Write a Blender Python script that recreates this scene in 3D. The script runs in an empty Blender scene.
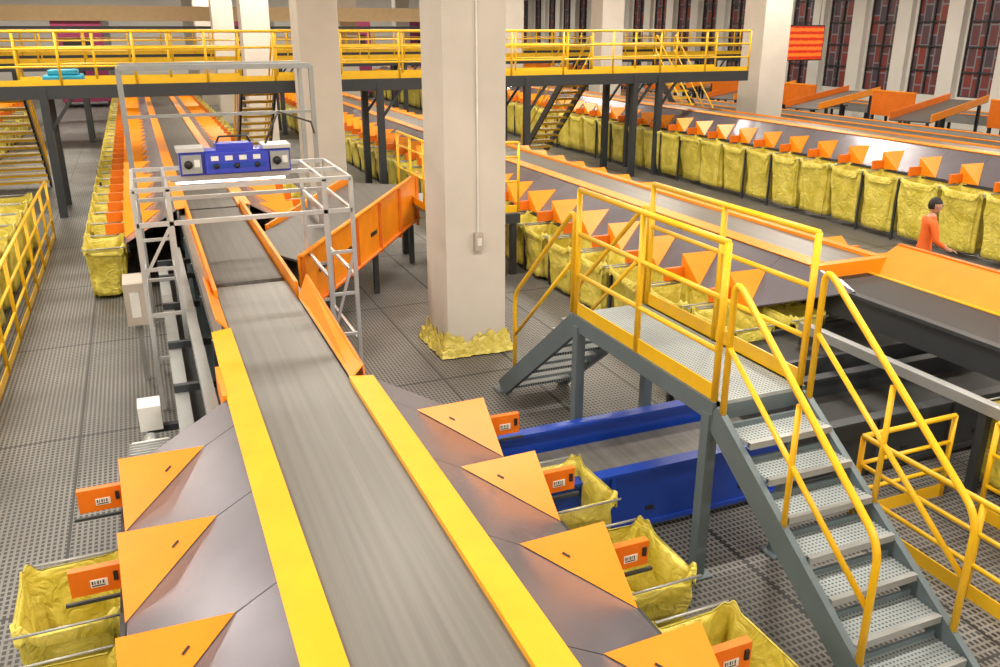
import bpy, math, random
from mathutils import Vector, Matrix, noise
random.seed(7)
D=bpy.data
scene=bpy.context.scene
scene.view_settings.view_transform='Standard'
COL=scene.collection

# ------------------------------------------------------------------ materials
def nmat(name):
    m=D.materials.new(name); m.use_nodes=True
    nt=m.node_tree; b=nt.nodes['Principled BSDF']
    return m,nt,b
def mat(name,col,rough=0.5,metal=0.0,var=0.06,scale=4.0,bump=0.0,bscale=60.0,stretch=(1,1,1),emit=None,estr=0):
    m,nt,b=nmat(name)
    tc=nt.nodes.new('ShaderNodeTexCoord'); mp=nt.nodes.new('ShaderNodeMapping')
    mp.inputs['Scale'].default_value=stretch
    nt.links.new(tc.outputs['Object'],mp.inputs['Vector'])
    n=nt.nodes.new('ShaderNodeTexNoise'); n.inputs['Scale'].default_value=scale; n.inputs['Detail'].default_value=5
    nt.links.new(mp.outputs['Vector'],n.inputs['Vector'])
    r=nt.nodes.new('ShaderNodeValToRGB')
    c=Vector(col)
    r.color_ramp.elements[0].position=0.3; r.color_ramp.elements[1].position=0.7
    r.color_ramp.elements[0].color=(*[max(0,x*(1-var)) for x in c],1)
    r.color_ramp.elements[1].color=(*[min(1,x*(1+var)) for x in c],1)
    nt.links.new(n.outputs['Fac'],r.inputs['Fac']); nt.links.new(r.outputs['Color'],b.inputs['Base Color'])
    b.inputs['Roughness'].default_value=rough; b.inputs['Metallic'].default_value=metal
    if bump>0:
        n2=nt.nodes.new('ShaderNodeTexNoise'); n2.inputs['Scale'].default_value=bscale
        nt.links.new(mp.outputs['Vector'],n2.inputs['Vector'])
        bp=nt.nodes.new('ShaderNodeBump'); bp.inputs['Strength'].default_value=bump; bp.inputs['Distance'].default_value=0.02
        nt.links.new(n2.outputs['Fac'],bp.inputs['Height']); nt.links.new(bp.outputs['Normal'],b.inputs['Normal'])
    if emit:
        b.inputs['Emission Color'].default_value=(*emit,1); b.inputs['Emission Strength'].default_value=estr
    return m
M={}
M['rail']=mat('rail_yellow_paint',(0.86,0.50,0.012),0.32)
M['strip']=mat('strip_yellow_paint',(0.88,0.41,0.008),0.36)
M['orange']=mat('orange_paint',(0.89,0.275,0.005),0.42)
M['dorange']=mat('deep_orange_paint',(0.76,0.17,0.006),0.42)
M['belt']=mat('rubber_belt',(0.155,0.147,0.134),0.36,0,0.17,3.0,0.03,80,(7,0.10,1))
M['dbelt']=mat('dark_belt',(0.075,0.067,0.060),0.45,0,0.25,3.0,0,80,(9,0.15,1))
M['black']=mat('black_rubber',(0.018,0.018,0.018),0.6)
M['chute']=mat('chute_steel',(0.215,0.20,0.235),0.25,0.5,0.14,1.3,0.02,30)
M['steel']=mat('grey_steel',(0.36,0.37,0.37),0.4,0.4)
M['alu']=mat('aluminium',(0.62,0.63,0.64),0.32,0.5)
M['dsteel']=mat('dark_steel',(0.04,0.045,0.052),0.5,0.2)
M['bgrey']=mat('blue_grey_paint',(0.13,0.17,0.19),0.42,0.1)
M['deck']=mat('deck_plate',(0.30,0.33,0.35),0.45,0.2,0.12,8)
M['blue']=mat('blue_paint',(0.012,0.055,0.40),0.32)
M['sblue']=mat('scanner_blue_paint',(0.04,0.06,0.50),0.32)
M['white']=mat('white_plastic',(0.78,0.77,0.74),0.4)
M['ink']=mat('black_ink',(0.015,0.015,0.015),0.5)
M['beige']=mat('beige_box',(0.50,0.43,0.37),0.5)
M['lamp']=mat('lamp_white',(1,1,1),0.5,emit=(1,0.96,0.88),estr=4)
M['cyan']=mat('cyan_tarp',(0.02,0.36,0.55),0.5)
M['skin']=mat('skin',(0.58,0.31,0.22),0.55)
M['shirt']=mat('orange_workwear',(0.85,0.15,0.02),0.7)
M['trouser']=mat('dark_trousers',(0.03,0.035,0.06),0.8)
M['hair']=mat('black_hair',(0.015,0.012,0.01),0.6)
M['plaster']=mat('column_plaster',(0.63,0.575,0.51),0.7,0,0.06,1.2,0.04,120)
M['wall']=mat('wall_paint',(0.70,0.67,0.62),0.75,0,0.04,0.6)
M['ceil']=mat('ceiling_paint',(0.58,0.55,0.50),0.8)
M['wine']=mat('wine_machine_paint',(0.26,0.03,0.10),0.5)
M['tan']=mat('tan_duct',(0.55,0.40,0.22),0.6)

def fabric(name,c0,c1):
    m,nt,b=nmat(name)
    tc=nt.nodes.new('ShaderNodeTexCoord')
    n=nt.nodes.new('ShaderNodeTexNoise'); n.inputs['Scale'].default_value=5; n.inputs['Detail'].default_value=4
    nt.links.new(tc.outputs['Object'],n.inputs['Vector'])
    r=nt.nodes.new('ShaderNodeValToRGB')
    r.color_ramp.elements[0].position=0.3; r.color_ramp.elements[1].position=0.75
    r.color_ramp.elements[0].color=(*c0,1); r.color_ramp.elements[1].color=(*c1,1)
    nt.links.new(n.outputs['Fac'],r.inputs['Fac']); nt.links.new(r.outputs['Color'],b.inputs['Base Color'])
    b.inputs['Roughness'].default_value=0.33
    n2=nt.nodes.new('ShaderNodeTexNoise'); n2.inputs['Scale'].default_value=7; n2.inputs['Detail'].default_value=3; n2.inputs['Distortion'].default_value=1.6
    nt.links.new(tc.outputs['Object'],n2.inputs['Vector'])
    bp=nt.nodes.new('ShaderNodeBump'); bp.inputs['Strength'].default_value=0.75; bp.inputs['Distance'].default_value=0.05
    nt.links.new(n2.outputs['Fac'],bp.inputs['Height']); nt.links.new(bp.outputs['Normal'],b.inputs['Normal'])
    return m
M['bag']=fabric('yellow_bag_fabric',(0.56,0.46,0.045),(0.82,0.70,0.15))
M['tarp']=fabric('pale_yellow_sheet',(0.58,0.47,0.06),(0.80,0.68,0.20))

def grating(name,bar,hole,sx,sy,wx,wy,seams=True):
    m,nt,b=nmat(name); L=nt.links
    tc=nt.nodes.new('ShaderNodeTexCoord'); s=nt.nodes.new('ShaderNodeSeparateXYZ')
    L.new(tc.outputs['Object'],s.inputs[0])
    def line(o,sp,w):
        a=nt.nodes.new('ShaderNodeMath'); a.operation='MULTIPLY'; a.inputs[1].default_value=1/sp; L.new(o,a.inputs[0])
        f=nt.nodes.new('ShaderNodeMath'); f.operation='FRACT'; L.new(a.outputs[0],f.inputs[0])
        l=nt.nodes.new('ShaderNodeMath'); l.operation='LESS_THAN'; l.inputs[1].default_value=w/sp; L.new(f.outputs[0],l.inputs[0])
        return l.outputs[0]
    mx=nt.nodes.new('ShaderNodeMath'); mx.operation='MAXIMUM'
    L.new(line(s.outputs[0],sx,wx),mx.inputs[0]); L.new(line(s.outputs[1],sy,wy),mx.inputs[1])
    n=nt.nodes.new('ShaderNodeTexNoise'); n.inputs['Scale'].default_value=0.9; n.inputs['Detail'].default_value=4
    L.new(tc.outputs['Object'],n.inputs['Vector'])
    r=nt.nodes.new('ShaderNodeValToRGB')
    r.color_ramp.elements[0].position=.3; r.color_ramp.elements[1].position=.7
    r.color_ramp.elements[0].color=(*[c*.7 for c in bar],1); r.color_ramp.elements[1].color=(*[c*1.25 for c in bar],1)
    L.new(n.outputs['Fac'],r.inputs['Fac'])
    m1=nt.nodes.new('ShaderNodeMixRGB'); m1.inputs[1].default_value=(*hole,1); L.new(mx.outputs[0],m1.inputs[0]); L.new(r.outputs['Color'],m1.inputs[2])
    out=m1.outputs[0]
    if seams:
        seam=nt.nodes.new('ShaderNodeMath'); seam.operation='MAXIMUM'
        L.new(line(s.outputs[0],1.0,0.025),seam.inputs[0]); L.new(line(s.outputs[1],3.0,0.025),seam.inputs[1])
        m2=nt.nodes.new('ShaderNodeMixRGB'); m2.inputs[2].default_value=(.02,.02,.02,1); L.new(seam.outputs[0],m2.inputs[0]); L.new(out,m2.inputs[1]); out=m2.outputs[0]
    L.new(out,b.inputs['Base Color']); b.inputs['Roughness'].default_value=.5
    bp=nt.nodes.new('ShaderNodeBump'); bp.inputs['Strength'].default_value=.4; bp.inputs['Distance'].default_value=.01
    L.new(mx.outputs[0],bp.inputs['Height']); L.new(bp.outputs['Normal'],b.inputs['Normal'])
    return m
M['floor']=grating('steel_grating',(0.18,0.172,0.162),(0.022,0.022,0.022),0.045,0.06,0.019,0.020)
M['tread']=grating('tread_grating',(0.32,0.36,0.37),(0.07,0.08,0.085),0.03,0.03,0.015,0.015,False)

def brick():
    m,nt,b=nmat('outside_brick')
    tc=nt.nodes.new('ShaderNodeTexCoord'); mp=nt.nodes.new('ShaderNodeMapping'); mp.inputs['Rotation'].default_value=(0,math.pi/2,0)
    br=nt.nodes.new('ShaderNodeTexBrick'); br.inputs['Scale'].default_value=.6
    br.inputs['Color1'].default_value=(0.26,0.06,0.05,1); br.inputs['Color2'].default_value=(0.09,0.07,0.09,1); br.inputs['Mortar'].default_value=(0.22,0.22,0.24,1)
    nt.links.new(tc.outputs['Object'],mp.inputs[0]); nt.links.new(mp.outputs[0],br.inputs['Vector']); nt.links.new(br.outputs[0],b.inputs['Base Color'])
    b.inputs['Roughness'].default_value=.2
    return m
M['brick']=brick()
def led():
    m,nt,b=nmat('led_display_face'); L=nt.links
    tc=nt.nodes.new('ShaderNodeTexCoord'); s=nt.nodes.new('ShaderNodeSeparateXYZ'); L.new(tc.outputs['Object'],s.inputs[0])
    w=nt.nodes.new('ShaderNodeMath'); w.operation='SINE'; a=nt.nodes.new('ShaderNodeMath'); a.operation='MULTIPLY'; a.inputs[1].default_value=32
    L.new(s.outputs[2],a.inputs[0]); L.new(a.outputs[0],w.inputs[0])
    n=nt.nodes.new('ShaderNodeTexNoise'); n.inputs['Scale'].default_value=9; L.new(tc.outputs['Object'],n.inputs['Vector'])
    ad=nt.nodes.new('ShaderNodeMath'); ad.operation='MULTIPLY_ADD'; ad.inputs[1].default_value=.5; L.new(w.outputs[0],ad.inputs[0]); L.new(n.outputs['Fac'],ad.inputs[2])
    r=nt.nodes.new('ShaderNodeValToRGB'); r.color_ramp.elements[0].position=.3; r.color_ramp.elements[1].position=.7
    r.color_ramp.elements[0].color=(.5,.02,.0,1); r.color_ramp.elements[1].color=(1,.16,.01,1)
    L.new(ad.outputs[0],r.inputs[0]); L.new(r.outputs[0],b.inputs['Base Color']); L.new(r.outputs[0],b.inputs['Emission Color']); b.inputs['Emission Strength'].default_value=.4
    return m
M['led']=led()

# ------------------------------------------------------------------ mesh builder
class MB:
    def __init__(s): s.v=[];s.f=[];s.m=[];s.s=[];s.names=[]
    def mi(s,k):
        if k not in s.names: s.names.append(k)
        return s.names.index(k)
    def add(s,vs,fs,k,smooth=False):
        o=len(s.v); s.v+= [tuple(v) for v in vs]; i=s.mi(k)
        for f in fs: s.f.append([a+o for a in f]); s.m.append(i); s.s.append(smooth)
    def box(s,x0,x1,y0,y1,z0,z1,k):
        vs=[(x0,y0,z0),(x1,y0,z0),(x1,y1,z0),(x0,y1,z0),(x0,y0,z1),(x1,y0,z1),(x1,y1,z1),(x0,y1,z1)]
        s.add(vs,[(3,2,1,0),(4,5,6,7),(0,1,5,4),(1,2,6,5),(2,3,7,6),(3,0,4,7)],k)
    def beam(s,p0,p1,w,h,k,up=(0,0,1)):
        p0=Vector(p0);p1=Vector(p1);d=(p1-p0).normalized();up=Vector(up)
        if abs(d.dot(up))>.98: up=Vector((1,0,0))
        r=d.cross(up).normalized();u=r.cross(d).normalized()
        vs=[]
        for p in (p0,p1):
            for a,b in ((-1,-1),(1,-1),(1,1),(-1,1)): vs.append(p+r*a*w/2+u*b*h/2)
        s.add(vs,[(0,1,2,3),(7,6,5,4),(0,4,5,1),(1,5,6,2),(2,6,7,3),(3,7,4,0)],k)
    def tube(s,pts,r,k,n=8):
        pts=[Vector(p) for p in pts]; vs=[];fs=[]
        d=(pts[1]-pts[0]).normalized(); u=Vector((0,0,1)) if abs(d.z)<.9 else Vector((1,0,0))
        u=(u-d*u.dot(d)).normalized()
        for i,p in enumerate(pts):
            if i==0:t=pts[1]-pts[0]
            elif i==len(pts)-1:t=pts[-1]-pts[-2]
            else:t=(pts[i+1]-p).normalized()+(p-pts[i-1]).normalized()
            t.normalize(); u=(u-t*u.dot(t)).normalized(); w=t.cross(u)
            for j in range(n):
                a=2*math.pi*j/n; vs.append(p+(u*math.cos(a)+w*math.sin(a))*r)
        for i in range(len(pts)-1):
            for j in range(n):
                fs.append((i*n+j,i*n+(j+1)%n,(i+1)*n+(j+1)%n,(i+1)*n+j))
        fs.append(tuple(range(n-1,-1,-1))); fs.append(tuple((len(pts)-1)*n+j for j in range(n)))
        s.add(vs,fs,k,True)
    def plate(s,pts,t,k):
        pts=[Vector(p) for p in pts]; nrm=(pts[1]-pts[0]).cross(pts[2]-pts[0]).normalized()*t/2
        n=len(pts); vs=[p+nrm for p in pts]+[p-nrm for p in pts]
        fs=[tuple(range(n)),tuple(range(2*n-1,n-1,-1))]+[(i,i+n,(i+1)%n+n,(i+1)%n) for i in range(n)]
        s.add(vs,fs,k)
    def build(s,name,parent=None,bevel=0):
        me=D.meshes.new(name); me.from_pydata(s.v,[],s.f)
        for n in s.names: me.materials.append(M[n])
        me.polygons.foreach_set('material_index',s.m); me.polygons.foreach_set('use_smooth',s.s)
        me.update(); o=D.objects.new(name,me); COL.objects.link(o)
        if parent: o.parent=parent
        if bevel:
            b=o.modifiers.new('bevel','BEVEL'); b.width=bevel; b.segments=2; b.limit_method='ANGLE'
        return o
def empty(name):
    e=D.objects.new(name,None); COL.objects.link(e); return e
def rounded(pts,r,seg=5):
    pts=[Vector(p) for p in pts]; out=[pts[0]]
    for i in range(1,len(pts)-1):
        a,b,c=pts[i-1],pts[i],pts[i+1]
        d1=(a-b);d2=(c-b);rr=min(r,d1.length*.45,d2.length*.45)
        p=b+d1.normalized()*rr;q=b+d2.normalized()*rr
        for j in range(seg+1):
            t=j/seg; out.append(p*(1-t)**2+b*2*t*(1-t)+q*t*t)
    out.append(pts[-1]); return out

# ------------------------------------------------------------------ room
mb=MB(); mb.box(-16,32,-8,72,-.12,0,'floor'); mb.build('floor')
mb=MB(); mb.box(-16,32,-8,72,7.5,7.7,'ceil'); mb.build('ceiling')
mb=MB(); mb.box(-16.2,-16,-8,72,0,7.5,'wall'); mb.build('wall_left')
mb=MB(); mb.box(-16,32,72,72.2,0,7.5,'wall'); mb.build('wall_back')
mb=MB(); mb.box(-16,32,-8.2,-8,0,7.5,'wall'); mb.build('wall_front')
mb=MB()
wins=[]; y=25.1-2.65*9
while y<71: wins.append(y); y+=2.65
mb.box(32,32.2,-8,72,0,1.3,'wall'); mb.box(32,32.2,-8,72,6.3,7.5,'wall')
prev=-8
for w in wins:
    if w>prev: mb.box(32,32.2,prev,w,1.3,6.3,'wall'); 
    mb.box(31.72,32,max(prev,-8)+.12 if prev>-8 else -8,w-.12,0,7.5,'wall')
    prev=min(w+1.65,72)
mb.box(32,32.2,prev,72,1.3,6.3,'wall')
mb.build('wall_right')
for i,w in enumerate(wins):
    mb=MB(); a,b=w,min(w+1.65,72)
    mb.box(32.13,32.17,a,b,1.3,6.3,'brick')
    for k in range(3):
        yy=a+(b-a)*k/2; mb.box(32.03,32.11,yy-.03,yy+.03,1.3,6.3,'dsteel')
    for k in range(6):
        zz=1.3+5*k/5; mb.box(32.03,32.11,a,b,zz-.03,zz+.03,'dsteel')
    mb.build('window_%d'%(i+1))

def column(x,y,s,extra=False):
    mb=MB(); mb.box(x-s/2,x+s/2,y-s/2,y+s/2,0,7.5,'plaster')
    if extra:
        yf=y-s/2-.02; xs=x+.02
        mb.tube([(xs,yf,1.60),(xs,yf,7.4)],.013,'white')
        mb.box(xs-.055,xs+.055,yf-.05,yf+.02,1.38,1.60,'beige'); mb.box(xs-.03,xs+.03,yf-.06,yf-.05,1.44,1.54,'white')
    return mb.build('column',bevel=.02)
C1X,C1Y=3.72,10.12
column(C1X,C1Y,.8,True)
for yy in (20.3,30.5,41,51.5,62): column(3.92,yy,.9)
for yy in (12.5,22.5,32.5,42.5,52.5,62.5): column(18.3,yy,1.0)
for yy in (30.5,41,51.5,62): column(-8.6,yy,.9)
for yy in (47,60): column(10.8,yy,.9)

# crumpled sheet around column foot
mb=MB(); n=144; rings=24; vs=[];fs=[]
for r in range(rings):
    t=r/(rings-1)
    for j in range(n):
        a=2*math.pi*j/n; c,s_=math.cos(a),math.sin(a); q=1/max(abs(c),abs(s_))
        base=.412*min(q,1.39); rad=base+.006+(.13+.08*noise.noise(Vector((c*2,s_*2,3))))*t**1.1+.03*noise.noise(Vector((c*9,s_*9,t*6)))*t
        z=(.20+.10*noise.noise(Vector((c*2.5,s_*2.5,9))))*(1-t**1.3)+.015+.10*noise.noise(Vector((c*6,s_*6,t*5)))*min(1,(1-t)*3)+.06*noise.noise(Vector((c*15,s_*15,t*10)))*(1-t)
        vs.append((C1X+c*rad,C1Y+s_*rad,max(.012,z)))
for r in range(rings-1):
    for j in range(n): fs.append((r*n+j,r*n+(j+1)%n,(r+1)*n+(j+1)%n,(r+1)*n+j))
mb.add(vs,fs,'tarp',False); mb.build('yellow_plastic_sheet')

# ------------------------------------------------------------------ bag
def bag(mb,cx,cy,zt,wx,wy,zb=.06,seed=0,rod=True,hi=True):
    rnd=random.Random(seed); n=60 if hi else 36; m=14 if hi else 7; vs=[];fs=[]
    ph=[rnd.uniform(0,6.28) for _ in range(6)]; fill=rnd.uniform(-.06,.07); lean=(rnd.uniform(-.03,.03),rnd.uniform(-.04,.04))
    for i in range(m):
        t=i/(m-1); z=zt+(zb-zt)*t
        for j in range(n):
            a=2*math.pi*(j+.5)/n; c,s_=math.cos(a),math.sin(a)
            e=.22+.20*t
            x=math.copysign(abs(c)**e,c)*wx/2; y=math.copysign(abs(s_)**e,s_)*wy/2
            k=1-.15*math.sin(t*math.pi*.5)+fill*math.sin(t*math.pi)
            f=1+(.05*math.sin(a*5+ph[0]+t*1.2)+.045*math.sin(a*11+ph[1]-t*2)+.12*noise.noise(Vector((c*3+seed,s_*3,t*3))))*min(1,t*3)
            sag=0
            if i==0: sag=-.055*max(0,math.cos(4*a))-.014*math.sin(a*9+ph[3])
            vs.append((cx+x*k*f+lean[0]*t,cy+y*k*f+lean[1]*t,z+sag))
    for i in range(m-1):
        for j in range(n): fs.append((i*n+j,i*n+(j+1)%n,(i+1)*n+(j+1)%n,(i+1)*n+j))
    fs.append(tuple((m-1)*n+j for j in range(n)))
    mb.add(vs,fs,'bag',True)
    vs2=[];fs2=[]
    for i in range(3):
        for j in range(n):
            v=Vector(vs[j]); d=Vector((v.x-cx,v.y-cy,0)).normalized()
            a=2*math.pi*(j+.5)/n
            dep=.10+.035*math.sin(a*6+ph[4])
            vs2.append(v+d*(.0,.022,.014+.012*math.sin(a*14+ph[5]))[i]+Vector((0,0,(.006,0,-dep)[i])))
    for i in range(2):
        for j in range(n): fs2.append((i*n+j,i*n+(j+1)%n,(i+1)*n+(j+1)%n,(i+1)*n+j))
    mb.add(vs2,fs2,'bag',True)
    if rod:
        for sy in (-1,1): mb.tube([(cx-wx/2-.03,cy+sy*(wy/2+.03),zt-.03),(cx+wx/2+.0,cy+sy*(wy/2+.03),zt-.03)],.009,'steel',6)

# ------------------------------------------------------------------ sorter
SL=math.tan(math.radians(30))
def legs(mb,cx,half,y0,y1,z,step=2.4,k='bgrey'):
    y=y0+.3
    while y<y1:
        for sx in (-1,1): mb.box(cx+sx*half-.04,cx+sx*half+.04,y-.04,y+.04,0,z,k)
        mb.box(cx-half,cx+half,y-.03,y+.03,z*.45,z*.45+.06,k); mb.box(cx-half,cx+half,y-.03,y+.03,z-.08,z,k)
        y+=step
def sorter(name,cx,zb,y0,y1,ty,sides=(-1,1),bagw=.66,strip='strip',tri='orange',beltk='belt',detail=True,bdx=.6,bdrop=.06,bzb=.06):
    root=empty(name)
    mb=MB(); mb.box(cx-.385,cx+.385,y0,y1,zb-.02,zb,beltk); mb.build('belt',root)
    mb=MB()
    for s in (-1,1):
        a,b=cx+s*.38,cx+s*.58
        mb.plate([(a,y0,zb+.035),(b,y0,zb+.012),(b,y1,zb+.012),(a,y1,zb+.035)],.012,strip)
        mb.box(min(a,a+s*.012),max(a,a+s*.012),y0,y1,zb-.06,zb+.04,strip)
        mb.box(min(b-s*.05,b-s*.02),max(b-s*.05,b-s*.02),y0,y1,zb-.25,zb-.01,'steel')
    mb.build('side_strips',root)
    mb=MB(); legs(mb,cx,.45,y0,y1,zb-.12)
    mb.box(cx-.36,cx+.36,y0,y1,zb-.13,zb-.09,'dsteel')
    mb.build('support_frame',root)
    zs=lambda o: zb-.01-(o-.58)*SL
    mc=MB(); mt=MB(); mf=MB(); bg=MB()
    for s in (-1,1):
        X=lambda o: cx+s*o
        if s not in sides: continue
        ys=sorted(ty)
        edges=[y0]+[t for t in ys if y0+.05<t<y1-.05]+[y1]
        for a,b in zip(edges[:-1],edges[1:]):
            g=.004
            mc.plate([(X(.575),a+g,zs(.575)),(X(1.36),a+g,zs(1.36)),(X(1.36),b-g,zs(1.36)),(X(.575),b-g,zs(.575))],.008,'chute')
        mc.box(min(X(1.33),X(1.36)),max(X(1.33),X(1.36)),y0,y1,zs(1.36)-.14,zs(1.36)-.012,'dsteel')
        for t in ys:
            A=(X(.80),t,zs(.80)+.012);B=(X(1.37),t+.02,zs(.80)+.012);C=(X(1.37),t-.41,zs(1.37)+.01);E=(X(1.37),t+.02,zs(1.37))
            mt.add([A,B,C,E],[(0,1,2),(0,3,1),(1,3,2),(0,2,3)],tri)
            xa,xb=sorted((X(1.375),X(1.66)))
            z0,z1=zs(1.36)+.0,zs(1.36)+.17
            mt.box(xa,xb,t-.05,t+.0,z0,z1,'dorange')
            if detail:
                vA,vB,vC=Vector(A),Vector(B),Vector(C); nn=(vB-vA).cross(vC-vA).normalized(); nn=nn if nn.z>0 else -nn
                p=vA*.55+vB*.2+vC*.25+nn*.004; e=(vA-vC).normalized()
                mt.beam(p-e*.025,p+e*.025,.012,.006,'ink',nn)
                mt.box(xa+.11,xb-.08,t-.054,t-.05,z0+.045,z0+.095,'white')
                for q in range(5): mt.box(xa+.118+q*.015,xa+.118+q*.015+(.005 if q%2 else .008),t-.0555,t-.054,z0+.066,z0+.088,'ink')
                mt.box(xa+.118,xb-.095,t-.0555,t-.054,z0+.052,z0+.059,'ink')
                mt.box(xb-.045,xb-.02,t-.062,t-.05,z0+.07,z0+.13,'ink')
                mf.box(*sorted((X(1.36),X(1.70))),t-.05,t-.03,zs(1.36)-.06,zs(1.36)-.04,'dsteel')
            else:
                mf.box(*sorted((X(1.36),X(1.90))),t-.06,t-.03,zs(1.36)-.09,zs(1.36)-.06,'steel')
                if int(t*10)%2==0: mf.box(*sorted((X(1.88),X(1.92))),t-.06,t-.02,0,zs(1.36)-.06,'dsteel')
            bag(bg,X(1.38+bdx/2),t-.82+(.0 if detail else .3),zs(1.36)-bdrop,bdx,bagw,bzb,seed=int(t*100)+s,hi=detail or t<20)
        mf.box(*sorted((X(1.37),X(1.40))),y0,y1,zs(1.36)-.05,zs(1.36)-.02,'dsteel')
    if mc.v: mc.build('chute_panels',root); mt.build('deflectors',root); mf.build('bag_frame',root); bg.build('sorting_bags',root)
    return root

CX=.93
sorter('sorting_conveyor',CX,1.3,.3,6.35,[5.86-i for i in range(6)])
sorter('sorting_conveyor',CX,1.3,14.2,50,[49-i for i in range(35)],detail=False,strip='orange',beltk='dbelt',bagw=.9,bdrop=-.02)
sorter('sorting_conveyor',7.85,1.3,7.7,52,[51.2-i for i in range(44)],detail=False,strip='orange',beltk='belt',bagw=.84,bdrop=0)
sorter('sorting_conveyor',15.6,1.72,2,56,[55.2-i*.95 for i in range(56)],sides=(-1,),detail=False,strip='orange',beltk='belt',bagw=.91,bdrop=0,bzb=.12,bdx=.55)

# ------------------------------------------------------------------ infeed section of near conveyor
root=empty('infeed_conveyor')
mb=MB(); mb.box(CX-.385,CX+.385,6.35,9.5,1.28,1.3,'belt')
mb.tube([(CX-.385,9.5,1.23),(CX+.385,9.5,1.23)],.07,'belt',16); mb.build('belt',root)
mb=MB(); mb.box(CX-.37,CX+.37,9.68,14.15,1.27,1.29,'dbelt')
mb.tube([(CX-.37,9.68,1.22),(CX+.37,9.68,1.22)],.065,'dbelt',16); mb.build('feed_belt',root)
mb=MB()
mb.plate([(CX-.38,6.35,1.335),(CX-.58,6.35,1.312),(CX-.56,7.95,1.312),(CX-.38,7.95,1.335)],.012,'strip')
mb.box(CX-.61,CX-.575,6.35,7.0,1.1,1.33,'orange')
mb.plate([(CX+.40,6.35,1.32),(CX+.40,8.75,1.32),(CX+.52,8.9,1.52),(CX+.52,6.45,1.38)],.015,'orange')
mb.plate([(CX+.525,6.35,1.1),(CX+.525,8.9,1.1),(CX+.525,8.9,1.52),(CX+.525,6.45,1.38)],.015,'dorange')
mb.plate([(CX-.40,8.0,1.3),(CX-.40,9.6,1.3),(CX-.50,9.6,1.42),(CX-.50,8.0,1.42)],.015,'orange')
for s in (-1,1):
    mb.box(*sorted((CX+s*.40,CX+s*.44)),9.0,14.15,1.2,1.42,'orange')
    mb.box(*sorted((CX+s*.44,CX+s*.52)),6.35,14.15,1.02,1.22,'steel')
mb.build('side_guards',root)
mb=MB(); legs(mb,CX,.5,6.6,14.0,1.05,1.6)
mb.box(-.02,.10,6.35,12.4,.78,.90,'steel'); mb.box(.20,.30,6.35,12.4,.98,1.12,'steel')
mb.box(-.02,.30,6.4,12.4,.70,.74,'dsteel')
for yy in (6.5,7.6,8.8,10.2,11.5,12.3):
    mb.box(-.02,.42,yy,yy+.06,.9,.97,'dsteel'); mb.box(.0,.07,yy,yy+.07,0,.8,'dsteel')
mb.build('support_frame',root)
mb=MB()
mb.box(-.42,-.12,7.0,7.35,.42,.60,'white')
for q in range(6): mb.box(-.44,-.10,7.02+q*.05,7.035+q*.05,.40,.62,'steel')
mb.tube([(-.27,7.35,.51),(-.27,7.55,.51)],.07,'steel',14); mb.box(-.30,.0,7.1,7.2,.34,.42,'dsteel')
mb.box(-.36,-.16,7.85,8.1,.46,.70,'white'); mb.box(-.3,.0,7.92,8.0,.4,.46,'dsteel')
mb.build('gear_motor',root)
mb=MB(); mb.box(-.42,-.2,10.2,10.7,.75,1.25,'beige'); mb.box(-.36,-.26,10.19,10.2,.85,1.15,'white'); mb.box(-.34,-.28,10.4,10.46,0,.75,'steel'); mb.build('control_box',root)

# scanner gantry
root=empty('barcode_scanner_gantry')
mb=MB(); xl,xr=-.16,2.1
P=.045; ZT=2.44; ZM=2.08
for x in (xl,xl+.34,xr-.3,xr):
    for y in (9.4,10.85): mb.box(x-P/2,x+P/2,y-P/2,y+P/2,0,ZT,'alu')
for y in (9.4,10.85):
    for z in (ZT,ZM): mb.beam((xl,y,z),(xr,y,z),P,P,'alu')
    for a,b in ((xl,xl+.34),(xr-.3,xr)):
        for z in (.6,1.1,1.6): mb.beam((a,y,z),(b,y,z),.035,.035,'alu')
for x in (xl,xl+.34,xr-.3,xr):
    for z in (ZT,ZM,1.3,.5): mb.beam((x,9.4,z),(x,10.85,z),.035,.035,'alu')
mb.beam((xl,9.4,1.5),(xl+.34,9.4,ZM),.03,.03,'alu'); mb.beam((xr-.3,9.4,.6),(xr,9.4,1.6),.03,.03,'alu')
mb.beam((xl,10.1,ZT),(xr,10.1,ZT),P,P,'alu')
mb.build('frame',root)
mb=MB(); z=-.13
mb.box(.35,1.55,9.98,10.28,2.60+z,2.86+z,'sblue')
mb.box(.62,1.30,9.92,9.98,2.62+z,2.84+z,'sblue'); mb.box(.66,1.26,9.91,9.92,2.68+z,2.73+z,'blue')
for x0 in (.37,1.32):
    mb.box(x0,x0+.21,9.93,9.98,2.63+z,2.83+z,'steel'); mb.tube([(x0+.07,9.9,2.73+z),(x0+.07,9.95,2.73+z)],.045,'ink',14); mb.box(x0+.13,x0+.19,9.92,9.93,2.7+z,2.78+z,'white')
for q in range(4): mb.box(.68+q*.15,.76+q*.15,9.905,9.92,2.76+z,2.81+z,'white')
for q in range(3): mb.tube([(.73+q*.22,9.90,2.70+z),(.73+q*.22,9.92,2.70+z)],.03,'ink',12)
mb.box(.33,.62,9.95,10.3,2.86+z,2.9+z,'alu'); mb.box(1.25,1.56,9.95,10.3,2.86+z,2.9+z,'alu')
mb.box(.75,1.15,10.0,10.2,2.86+z,2.93+z,'sblue')
mb.tube([(.75,10.1,2.9+z),(.8,10.1,3.0+z),(1.1,10.1,3.0+z),(1.15,10.1,2.9+z)],.012,'ink')
mb.tube([(1.3,10.1,2.9+z),(1.5,10.3,3.1),(2.0,11.0,2.9),(2.3,12.45,2.6)],.012,'ink')
mb.build('scanner_head',root)
mb=MB(); mb.box(.3,1.55,10.5,10.54,2.30,2.33,'lamp'); mb.box(.25,1.6,10.49,10.56,2.33,2.36,'alu')
mb.build('light_bars',root)
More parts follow.
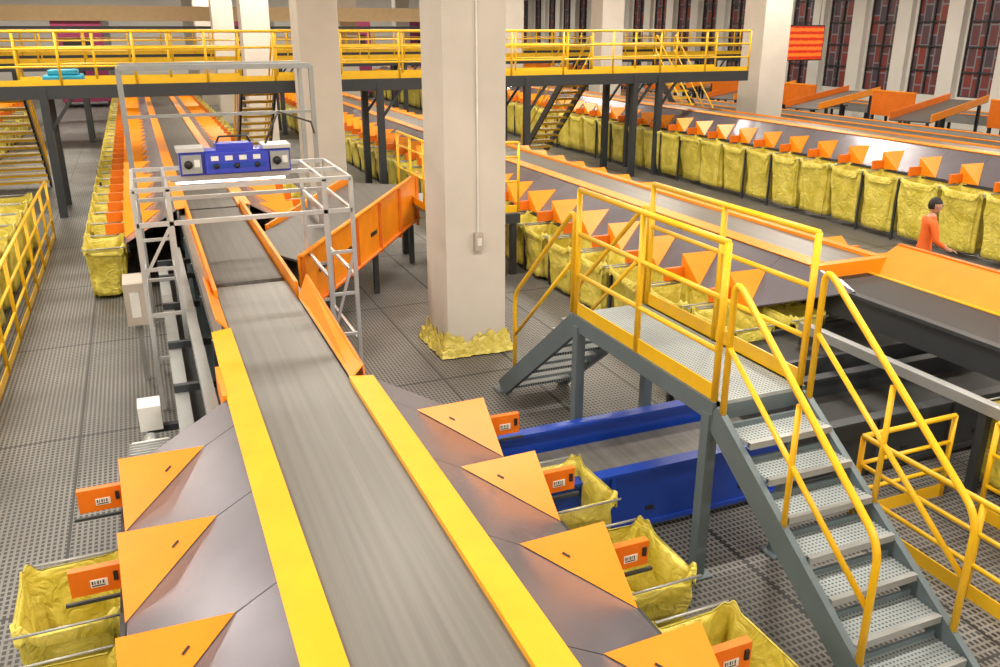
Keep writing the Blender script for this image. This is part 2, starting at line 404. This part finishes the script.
mb=MB()
for y in (12.5,13.4):
    for x in (-.17,2.32): mb.box(x-.03,x+.03,y-.03,y+.03,0,3.52,'steel')
    mb.beam((-.17,y,3.52),(2.32,y,3.52),.07,.07,'steel')
mb.beam((-.17,12.5,2.9),(2.32,12.5,2.9),.04,.04,'steel')
for x in (-.17,2.32): mb.beam((x,12.5,3.5),(x,13.4,3.5),.05,.05,'steel'); mb.beam((x,12.5,1.5),(x,13.4,1.5),.05,.05,'steel')
mb.build('camera_arch',root)

# merging diagonal conveyor
root=empty('merging_conveyor'); mb=MB()
p0=Vector((1.62,10.95,0));p1=Vector((4.2,14.75,0)); d=(p1-p0).normalized(); nr=Vector((d.y,-d.x,0)); 
p0=p0+nr*-.1
def Q(t,o,z): v=p0+d*t+nr*o; return (v.x,v.y,z)
Lm=(p1-p0).length
mb.plate([Q(.45,-.85,1.2),Q(-.25,.35,1.2),Q(Lm,.35,1.35),Q(Lm,-.85,1.35)],.03,'dbelt')
mb.plate([Q(-.45,.40,.60),Q(Lm,.40,.78),Q(Lm,.40,1.58),Q(-.45,.40,1.34)],.03,'orange')
mb.plate([Q(1.3,-.9,.9),Q(Lm,-.9,1.0),Q(Lm,-.9,1.5),Q(1.3,-.9,1.3)],.03,'orange')
for t in (-.4,.5,1.5,2.5,3.5,4.5):
    mb.beam(Q(t,.43,.66),Q(t,.43,1.34+t*.04),.04,.05,'dorange')
for t in (.1,1.15,2.1): mb.beam(Q(t,.425,1.02),Q(t+.25,.425,1.03),.012,.06,'ink')
mb.tube([Q(-.45,.43,1.34),Q(Lm,.43,1.59)],.03,'orange'); mb.tube([Q(-.45,.43,.60),Q(Lm,.43,.78)],.03,'dorange')
for t in (.5,2.4,4.3):
    for o in (-.8,.36):
        if t==.5 and o<0: continue
        mb.beam(Q(t,o,0),Q(t,o,1.1),.08,.08,'dsteel')
mb.build('frame_and_belt',root)

# ------------------------------------------------------------------ railing helper
def railing(mb,pts,h=1.15,step=1.2,mids=(.45,.8),toe=True,r=.024,k='rail',n=8):
    pts=[Vector(p) for p in pts]
    for hh in (h,)+tuple(h*m for m in mids): mb.tube([p+Vector((0,0,hh)) for p in pts],r if hh==h else r*.8,k,n)
    for a,b in zip(pts[:-1],pts[1:]):
        L=(b-a).length; c=max(1,round(L/step))
        for i in range(c+1):
            p=a.lerp(b,i/c); mb.tube([p,p+Vector((0,0,h))],r,k,n)
        if toe: mb.beam(a+Vector((0,0,.06)),b+Vector((0,0,.06)),.012,.12,k)

# ------------------------------------------------------------------ crossover platform
root=empty('crossover_stair_platform')
X0,X1,Y0,Y1,ZD=3.55,4.32,4.5,6.7,1.49
mb=MB()
mb.box(X0,X1,Y0,Y1,ZD-.03,ZD,'tread')
mb.box(X0-.03,X0+.03,Y0,Y1,ZD-.15,ZD-.0,'bgrey');mb.box(X1-.03,X1+.03,Y0,Y1,ZD-.15,ZD-.0,'bgrey')
for yy in (Y0,Y1-.06,(Y0+Y1)/2): mb.box(X0,X1,yy,yy+.06,ZD-.15,ZD-.03,'bgrey')
for x in (X0,X1):
    for y in (Y0+.06,Y1-.1):
        mb.box(x-.045,x+.045,y-.045,y+.045,0,ZD-.1,'bgrey'); mb.box(x-.09,x+.09,y-.09,y+.09,0,.015,'bgrey')
mb.build('deck',root)
def flight(mb,yt,yb,n=9,riser=True):
    sgn=1 if yb>yt else -1
    for x in (X0,X1):
        mb.beam((x,yt-sgn*.02,ZD-.10),(x,yb,-.0+.02),.05,.20,'bgrey')
        mb.box(x-.08,x+.08,yb-.1,yb+.1,0,.015,'bgrey')
    for i in range(1,n):
        z=ZD*(1-i/n); y=yt+(yb-yt)*i/n
        a,b=sorted((y-sgn*.13,y+sgn*.13))
        mb.box(X0+.03,X1-.03,a,b,z-.03,z,'tread')
        e=b if sgn>0 else a
        mb.box(X0+.03,X1-.03,e-.018,e+.018,z-.045,z+.004,'steel')
        if riser: mb.box(X0+.03,X1-.03,e-sgn*.24-.01,e-sgn*.24+.01,z-.05,z+.04,'bgrey')
mb=MB(); flight(mb,Y0,2.5); flight(mb,Y1,8.45,9,False); mb.build('stair_flights',root)
mb=MB()
for x in (X0,X1): railing(mb,[(x,Y0+.03,ZD),(x,Y1-.03,ZD)],1.16,1.08,(.33,.66),True,.026,'rail',10)
for x in (X0,X1):
    s=ZD/1.95
    def ln(y,h): return ZD-(Y0-y)*s+h
    pth=rounded([(x,Y0-.08,ZD-.1),(x,Y0-.08,ZD+.95),(x,2.95,ln(2.95,.95)),(x,2.95,ln(2.95,-.05))],.14,6)
    mb.tube(pth,.024,'rail',10)
    mb.tube([(x,Y0-.08,ZD+.45),(x,2.95,ln(2.95,.5))],.02,'rail',10)
    mb.tube([(x,3.7,ln(3.7,-.05)),(x,3.7,ln(3.7,.93))],.02,'rail',10)
    s2=ZD/1.75
    def l2(y,h): return ZD-(y-Y1)*s2+h
    pth=rounded([(x,Y1+.05,ZD+.0),(x,Y1+.05,ZD+.98),(x,8.1,l2(8.1,.98)),(x,8.1,l2(8.1,-.05))],.14,6)
    mb.tube(pth,.024,'rail',10)
    mb.tube([(x,Y1+.05,ZD+.5),(x,8.1,l2(8.1,.5))],.02,'rail',10)
mb.build('handrails',root)

# ------------------------------------------------------------------ blue cross conveyor
root=empty('blue_cross_conveyor'); mb=MB()
for xa,xb,kk in ((2.0,5.05,'blue'),(5.05,13,'dsteel')):
    mb.box(xa,xb,5.36,6.12,.40,.42,'belt' if kk=='blue' else 'black')
    for a,b in ((5.24,5.30),(6.18,6.24)): mb.box(xa,xb,a,b,.06,.60,kk)
    for a,b in ((5.21,5.33),(6.15,6.27)): mb.box(xa,xb,a,b,.585,.61,kk)
    for a,b in ((5.22,5.25),): mb.box(xa,xb,a,b,.06,.10,kk)
x=2.2
while x<13:
    mb.box(x,x+.04,5.21,5.24,.06,.58,'blue' if x<5 else 'dsteel'); mb.box(x,x+.06,5.24,6.22,.08,.12,'dsteel')
    mb.box(x+.35,x+.43,5.232,5.24,.20,.24,'ink')
    for y in (5.27,6.21): mb.box(x,x+.06,y-.03,y+.03,0,.12,'dsteel')
    x+=.95
mb.build('frame_and_belt',root)
root=empty('black_cross_conveyor'); mb=MB()
mb.box(5.0,14,6.5,7.3,.62,.65,'black'); mb.box(5.0,14,6.44,6.5,.45,.70,'dsteel'); mb.box(5.0,14,7.3,7.36,.45,.70,'dsteel')
for x in (5.1,8.9,11,13): 
    for y in (6.47,7.33): mb.box(x,x+.06,y-.03,y+.03,0,.45,'dsteel')
mb.build('frame_and_belt',root)

# near part of second conveyor
root=empty('discharge_conveyor'); mb=MB()
mb.box(7.25,8.1,-3,7.68,1.12,1.16,'black')
mb.plate([(8.12,7.72,1.12),(8.12,-3,1.12),(8.55,-3,1.46),(8.55,7.6,1.46)],.03,'orange')
mb.box(8.53,8.60,-3,7.6,1.44,1.48,'dorange'); mb.box(8.08,8.14,-3,7.7,1.13,1.17,'strip')
mb.box(7.2,7.25,-3,7.68,.86,1.16,'dsteel'); mb.box(7.16,7.26,-3,7.68,1.15,1.19,'dsteel')
legs(mb,7.85,.55,-2.5,5,.95,2.4,'dsteel')
mb.box(7.26,8.5,7.58,7.7,1.16,1.33,'orange')
mb.plate([(6.5,7.75,.86),(7.3,7.75,1.3),(7.3,7.2,1.25),(7.22,6.9,1.2)],.02,'chute')
mb.box(6.55,6.65,-2,7.0,.80,.90,'steel')
for y in (0,2.4,4.6,6.9): mb.box(6.56,6.64,y,y+.08,0,.8,'dsteel')
for i,yy in enumerate((4.1,3.3,7.3,2.5,1.7)): bag(mb,6.94,yy+.3,.86,.5,.70,.1 if yy<6 else .72,seed=i+50)
mb.build('frame_and_belt',root)

# lower guard rails at right
mb=MB()
railing(mb,[(5.25,4.7,0),(5.25,-1,0)],.8,1.1,(.35,.68),True,.024)
railing(mb,[(5.25,4.7,0),(6.3,4.7,0)],.8,1.1,(.35,.68),True,.024)
mb.build('guard_railing')
mb=MB(); railing(mb,[(6.3,4.3,0),(6.3,-1,0)],.9,1.1,(.35,.68),True,.024)
railing(mb,[(5.3,3.2,0),(6.3,3.2,0)],.8,.5,(.35,.68),True,.022)
mb.build('guard_railing')

# left guard rail with bags behind
mb=MB(); railing(mb,[(-1.88,8.6,0),(-1.88,19,0)],1.15,1.25,(.35,.68),True,.026); mb.build('guard_railing')
mb=MB()
for i in range(10): bag(mb,-2.45,9.2+i*1.0,1.0,.7,.86,seed=300+i)
mb.build('sorting_bag_row')

# ------------------------------------------------------------------ bridges
def bridge(name,x0,x1,y0,y1,z,posts,gaps_front=(),gaps_back=()):
    mb=MB(); mb.box(x0,x1,y0,y1,z-.05,z,'deck')
    for y in (y0,y1): mb.box(x0,x1,y-.05,y+.05,z-.28,z-.0,'dsteel')
    x=x0+.5
    while x<x1: mb.box(x,x+.08,y0,y1,z-.2,z-.05,'dsteel'); x+=1.5
    for px in posts:
        for y in (y0,y1): 
            mb.box(px-.08,px+.08,y-.08,y+.08,0,z-.05,'dsteel')
            mb.beam((px,y,z-1),(px+.6,y,z-.2),.06,.06,'dsteel')
    for y,g in ((y0,gaps_front),(y1,gaps_back)):
        segs=[];a=x0
        for ga,gb in g: segs.append((a,ga)); a=gb
        segs.append((a,x1))
        for a,b in segs: railing(mb,[(a,y,z),(b,y,z)],1.1,1.5,(.35,.68),True,.03,'rail',6)
    return mb.build(name)
bridge('walkway_bridge',-12,16.7,21.2,22.8,2.85,(-10,-5.5,-1.83,5.6,9.6,12.9,13.7),gaps_back=((-3.9,-2.4),(2.5,3.4),(11.6,12.4)))
bridge('walkway_bridge',-12,30,35.5,37,2.85,(-10,-5,-1.7,5.4,10.5,13,19.2,26))
mb=MB(); mb.box(-1.8,-1.0,21.3,22.2,2.85,3.05,'cyan'); mb.box(-1.7,-1.1,21.4,22.1,3.05,3.16,'cyan'); mb.build('folded_tarp',bevel=.03)

def stairs(name,x0,x1,yt,yb,zt,n=14):
    mb=MB()
    for x in (x0,x1):
        mb.beam((x,yt,zt-.12),(x,yb,.05),.05,.22,'dsteel')
        mb.tube(rounded([(x,yt,zt),(x,yt,zt+1),(x,yb,1.0),(x,yb,0)],.15),.026,'rail',6)
        mb.tube([(x,yt,zt+.5),(x,yb,.5)],.02,'rail',6)
    for i in range(1,n):
        z=zt*(1-i/n); y=yt+(yb-yt)*i/n
        mb.box(x0,x1,y-.13,y+.13,z-.03,z,'bgrey'); 
        for q in (-.14,.14): mb.box(x0,x1,y+q-.02,y+q+.02,z-.06,z+.006,'rail')
    return mb.build(name)
stairs('mezzanine_stairs',-3.9,-2.4,22.9,25.8,2.85)
stairs('mezzanine_stairs',2.5,3.35,22.9,26.0,2.85)
stairs('mezzanine_stairs',11.6,12.4,22.9,26.0,2.85)
stairs('mezzanine_stairs',16.75,17.5,26.3,23.2,2.85)

# access platform beside the merging conveyor
root=empty('access_platform'); mb=MB()
mb.box(4.3,5.7,12.9,15.2,1.05,1.10,'deck'); mb.box(4.28,5.72,12.85,12.92,.92,1.08,'dsteel')
for x in (4.35,5.65):
    for y in (13.0,15.1): mb.box(x-.05,x+.05,y-.05,y+.05,0,1.05,'dsteel')
railing(mb,[(4.3,15.2,1.1),(4.3,12.9,1.1),(5.7,12.9,1.1)],1.15,.9)
mb.build('deck_and_rails',root)

# plain trunk conveyors and orange transfer chutes at far right
def trunk(name,cx,y0,y1,z,w=.55):
    mb=MB(); mb.box(cx-w,cx+w,y0,y1,z-.03,z,'dbelt')
    for s in (-1,1):
        mb.box(*sorted((cx+s*w,cx+s*(w+.06))),y0,y1,z-.22,z+.10,'steel'); mb.box(*sorted((cx+s*(w-.01),cx+s*(w+.08))),y0,y1,z+.10,z+.13,'orange')
    legs(mb,cx,w,y0,y1,z-.2,3,'dsteel'); mb.build(name)
trunk('trunk_conveyor',20.2,2,60,1.25)
trunk('trunk_conveyor',27.2,2,60,1.1)
def transfer(y):
    mb=MB()
    a=Vector((25.6,y+1.2,1.75)); b=Vector((21.1,y-.6,1.42)); d=(b-a).normalized(); r=Vector((d.y,-d.x,0)).normalized()*.6
    mb.plate([a-r,a+r,b+r,b-r],.04,'dbelt')
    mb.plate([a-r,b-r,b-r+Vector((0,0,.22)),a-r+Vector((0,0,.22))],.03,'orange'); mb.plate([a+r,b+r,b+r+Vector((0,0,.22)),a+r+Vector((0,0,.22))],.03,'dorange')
    for p in (a.lerp(b,.12),a.lerp(b,.85)):
        for s in (-1,1): q=p+r*.9*s; mb.beam((q.x,q.y,0),(q.x,q.y,q.z-.05),.08,.08,'dsteel')
    mb.box(23.6,23.66,y+1.6,y+3.4,1.2,2.0,'dorange'); mb.box(23.58,23.68,y+1.6,y+3.4,1.98,2.03,'orange')
    mb.box(23.66,25.3,y+1.6,y+3.4,1.2,1.24,'dbelt')
    for yy in (y+1.7,y+3.3):
        for xx in (23.62,25.2): mb.box(xx-.04,xx+.04,yy-.04,yy+.04,0,1.2,'dsteel')
    mb.build('transfer_chute')
for i in range(10): transfer(10.5+i*4.6)

# hanging LED sign
mb=MB(); mb.box(20.1,21.6,23.6,23.72,3.0,4.12,'ink'); mb.box(20.14,21.56,23.58,23.6,3.04,4.08,'led')
for x in (20.3,21.4): mb.tube([(x,23.66,4.12),(x,23.66,7.5)],.015,'steel')
mb.build('led_display_sign')

# far machinery / background
mb=MB(); mb.box(-16,17,45,45.6,4.35,5.0,'tan'); mb.box(-16,17,45,45.1,4.0,4.12,'dsteel'); mb.build('ceiling_duct')
def machine(x,y,w,dp,h,k):
    mb=MB(); mb.box(x,x+w,y,y+dp,.3,h,k); mb.box(x-.1,x+w+.1,y-.1,y+dp+.1,h,h+.12,'steel')
    for a in (x+.1,x+w-.2):
        for b in (y+.1,y+dp-.2): mb.box(a,a+.12,b,b+.12,0,.3,'dsteel')
    mb.box(x+w*.2,x+w*.8,y-.04,y,h*.5,h*.8,'ink'); mb.box(x+w*.1,x+w*.9,y-.05,y,h*.25,h*.3,'alu')
    mb.build('sorting_machine')
for a in ((4.8,53,2,3,4.9,'wine'),(11.8,53,1.8,3,4.6,'wine'),(-4,64,3,3,4.6,'steel'),(-13,54,3,3,4.4,'wine'),(-13,30,3,4,2.2,'steel'),(19.4,64,3,3,4.5,'wine'),(-3.6,52,2.4,3,4.4,'wine'),(6,60,3,3,5,'steel')): machine(*a)
bridge('walkway_bridge',-15,30,46.0,46.4,2.85,(-10,-5,5.2,13,19.2))
sorter('sorting_conveyor',-6.2,1.3,24,45,[44-i for i in range(18)],detail=False,strip='orange',beltk='dbelt')

# ------------------------------------------------------------------ person
def person():
    root=empty('warehouse_worker')
    V=[];R=[];E=[];idx={}
    def v(n,p,r,par=None):
        idx[n]=len(V);V.append(p);R.append(r)
        if par: E.append((idx[par],idx[n]))
    v('pel',(0,0,.86),.13); v('wa',(0,.01,1.0),.125,'pel'); v('ch',(0,-.01,1.2),.15,'wa'); v('sh',(0,-.02,1.32),.11,'ch'); v('nk',(0,-.03,1.40),.052,'sh'); v('nk2',(0,-.045,1.46),.055,'nk')
    for s,n in ((-1,'l'),(1,'r')):
        v('hip'+n,(s*.09,0,.80),.10,'pel'); v('kn'+n,(s*.11,-.03-.06*s,.45),.065,'hip'+n); v('an'+n,(s*.11,.02+.03*s,.09),.045,'kn'+n); v('to'+n,(s*.12,-.13+.03*s,.045),.042,'an'+n)
        v('sho'+n,(s*.175,-.01,1.33),.065,'sh'); v('el'+n,(s*.24,-.06,1.07),.045,'sho'+n); v('wr'+n,(s*.2,-.25,.95),.03,'el'+n); v('pa'+n,(s*.19,-.32,.93),.033,'wr'+n)
    me=D.meshes.new('body'); me.from_pydata(V,E,[]); o=D.objects.new('tmp',me); COL.objects.link(o)
    bpy.context.view_layer.objects.active=o; o.select_set(True)
    o.modifiers.new('s','SKIN')
    if not len(me.skin_vertices): bpy.ops.mesh.customdata_skin_add()
    for i,r in enumerate(R): me.skin_vertices[0].data[i].radius=(r,r*(.8 if i<4 else 1))
    me.skin_vertices[0].data[0].use_root=True
    m=o.modifiers.new('ss','SUBSURF'); m.levels=2
    bpy.context.view_layer.update()
    em=D.meshes.new_from_object(o.evaluated_get(bpy.context.evaluated_depsgraph_get()))
    D.objects.remove(o)
    em.materials.clear()
    for k in ('shirt','trouser','skin','ink'): em.materials.append(M[k])
    for p in em.polygons:
        c=p.center; p.use_smooth=True
        if c.z<.10: i=3
        elif c.z<.88 and abs(c.x)<.3 and c.y>-.2: i=1
        elif c.z>1.405 and abs(c.x)<.08: i=2
        elif c.y<-.2 : i=2
        else: i=0
        p.material_index=i
    b=D.objects.new('body',em); COL.objects.link(b); b.parent=root
    mb=MB(); vs=[];fs=[];n=20;m=14
    for i in range(m+1):
        th=math.pi*i/m
        for j in range(n):
            a=2*math.pi*j/n; x=math.sin(th)*math.cos(a);y=math.sin(th)*math.sin(a);z=math.cos(th)
            sx=.076*(1-.22*max(0,-z)); yy=y*.094
            if y<-.8 and abs(z+.1)<.25 and abs(x)<.25: yy-=.02*(1-abs(x)*4)
            vs.append((x*sx,yy-.055,1.56+z*.115))
    for i in range(m):
        for j in range(n): fs.append((i*n+j,(i+1)*n+j,(i+1)*n+(j+1)%n,i*n+(j+1)%n))
    mb.add(vs,fs,'skin',True)
    vs=[(v_[0]*1.08,(v_[1]+.055)*1.07-.05,(v_[2]-1.56)*1.06+1.565) for v_ in vs]
    fs2=[f for f in fs if sum(vs[q][2] for q in f)/4>1.60 or (sum(vs[q][1] for q in f)/4>-.03 and sum(vs[q][2] for q in f)/4>1.51)]
    mb.add(vs,fs2,'hair',True)
    for s in (-1,1):
        mb.tube([(s*.03,-.140,1.565),(s*.03,-.146,1.565)],.010,'ink',8); mb.tube([(s*.075,-.06,1.53),(s*.082,-.055,1.56),(s*.078,-.05,1.585)],.012,'skin',6)
    mb.tube([(-.022,-.138,1.505),(0,-.146,1.503),(.022,-.138,1.505)],.005,'shirt',6)
    mb.build('head',root)
    mb=MB()
    for s in (-1,1):
        for q in range(4):
            x=s*.19+(-.027+q*.018); L=(.05,.062,.066,.055)[q]
            mb.tube([(x,-.34,.93),(x,-.34-L*.5,.922),(x,-.34-L*.8,.895)],.008,'skin',6)
        mb.tube([(s*.19-s*.025,-.3,.93),(s*.19-s*.055,-.325,.92),(s*.19-s*.06,-.35,.91)],.009,'skin',6)
    mb.build('fingers',root)
    return root
p=person(); p.location=(10.6,8.95,0); p.rotation_euler=(0,0,math.radians(60))

# ------------------------------------------------------------------ lights
k=0; fx=MB()
for x in (-10,-3,4,11,18,26):
    for y in (-4,4,12,20,28,38,50,64):
        l=D.lights.new('ceiling_lamp','AREA'); l.shape='RECTANGLE'; l.size=2.4; l.size_y=.5; l.energy=375; l.color=(1,.92,.79)
        o=D.objects.new('ceiling_lamp',l); o.location=(x,y,7.25); COL.objects.link(o)
        fx.box(x-1.2,x+1.2,y-.15,y+.15,7.38,7.46,'lamp'); fx.box(x-1.25,x+1.25,y-.2,y+.2,7.46,7.5,'steel')
fx.build('ceiling_light_fixtures')
w=D.worlds.new('World'); scene.world=w; w.use_nodes=True; w.node_tree.nodes['Background'].inputs[0].default_value=(.8,.85,1,1); w.node_tree.nodes['Background'].inputs[1].default_value=.4

# ------------------------------------------------------------------ camera
cd=D.cameras.new('camera'); cd.sensor_width=36; cd.lens=30.456; cam=D.objects.new('camera',cd); COL.objects.link(cam)
cam.location=(0,0,4.0); cam.rotation_euler=(math.radians(90-19.8),0,math.radians(-22.6)); cd.clip_end=200
scene.camera=cam
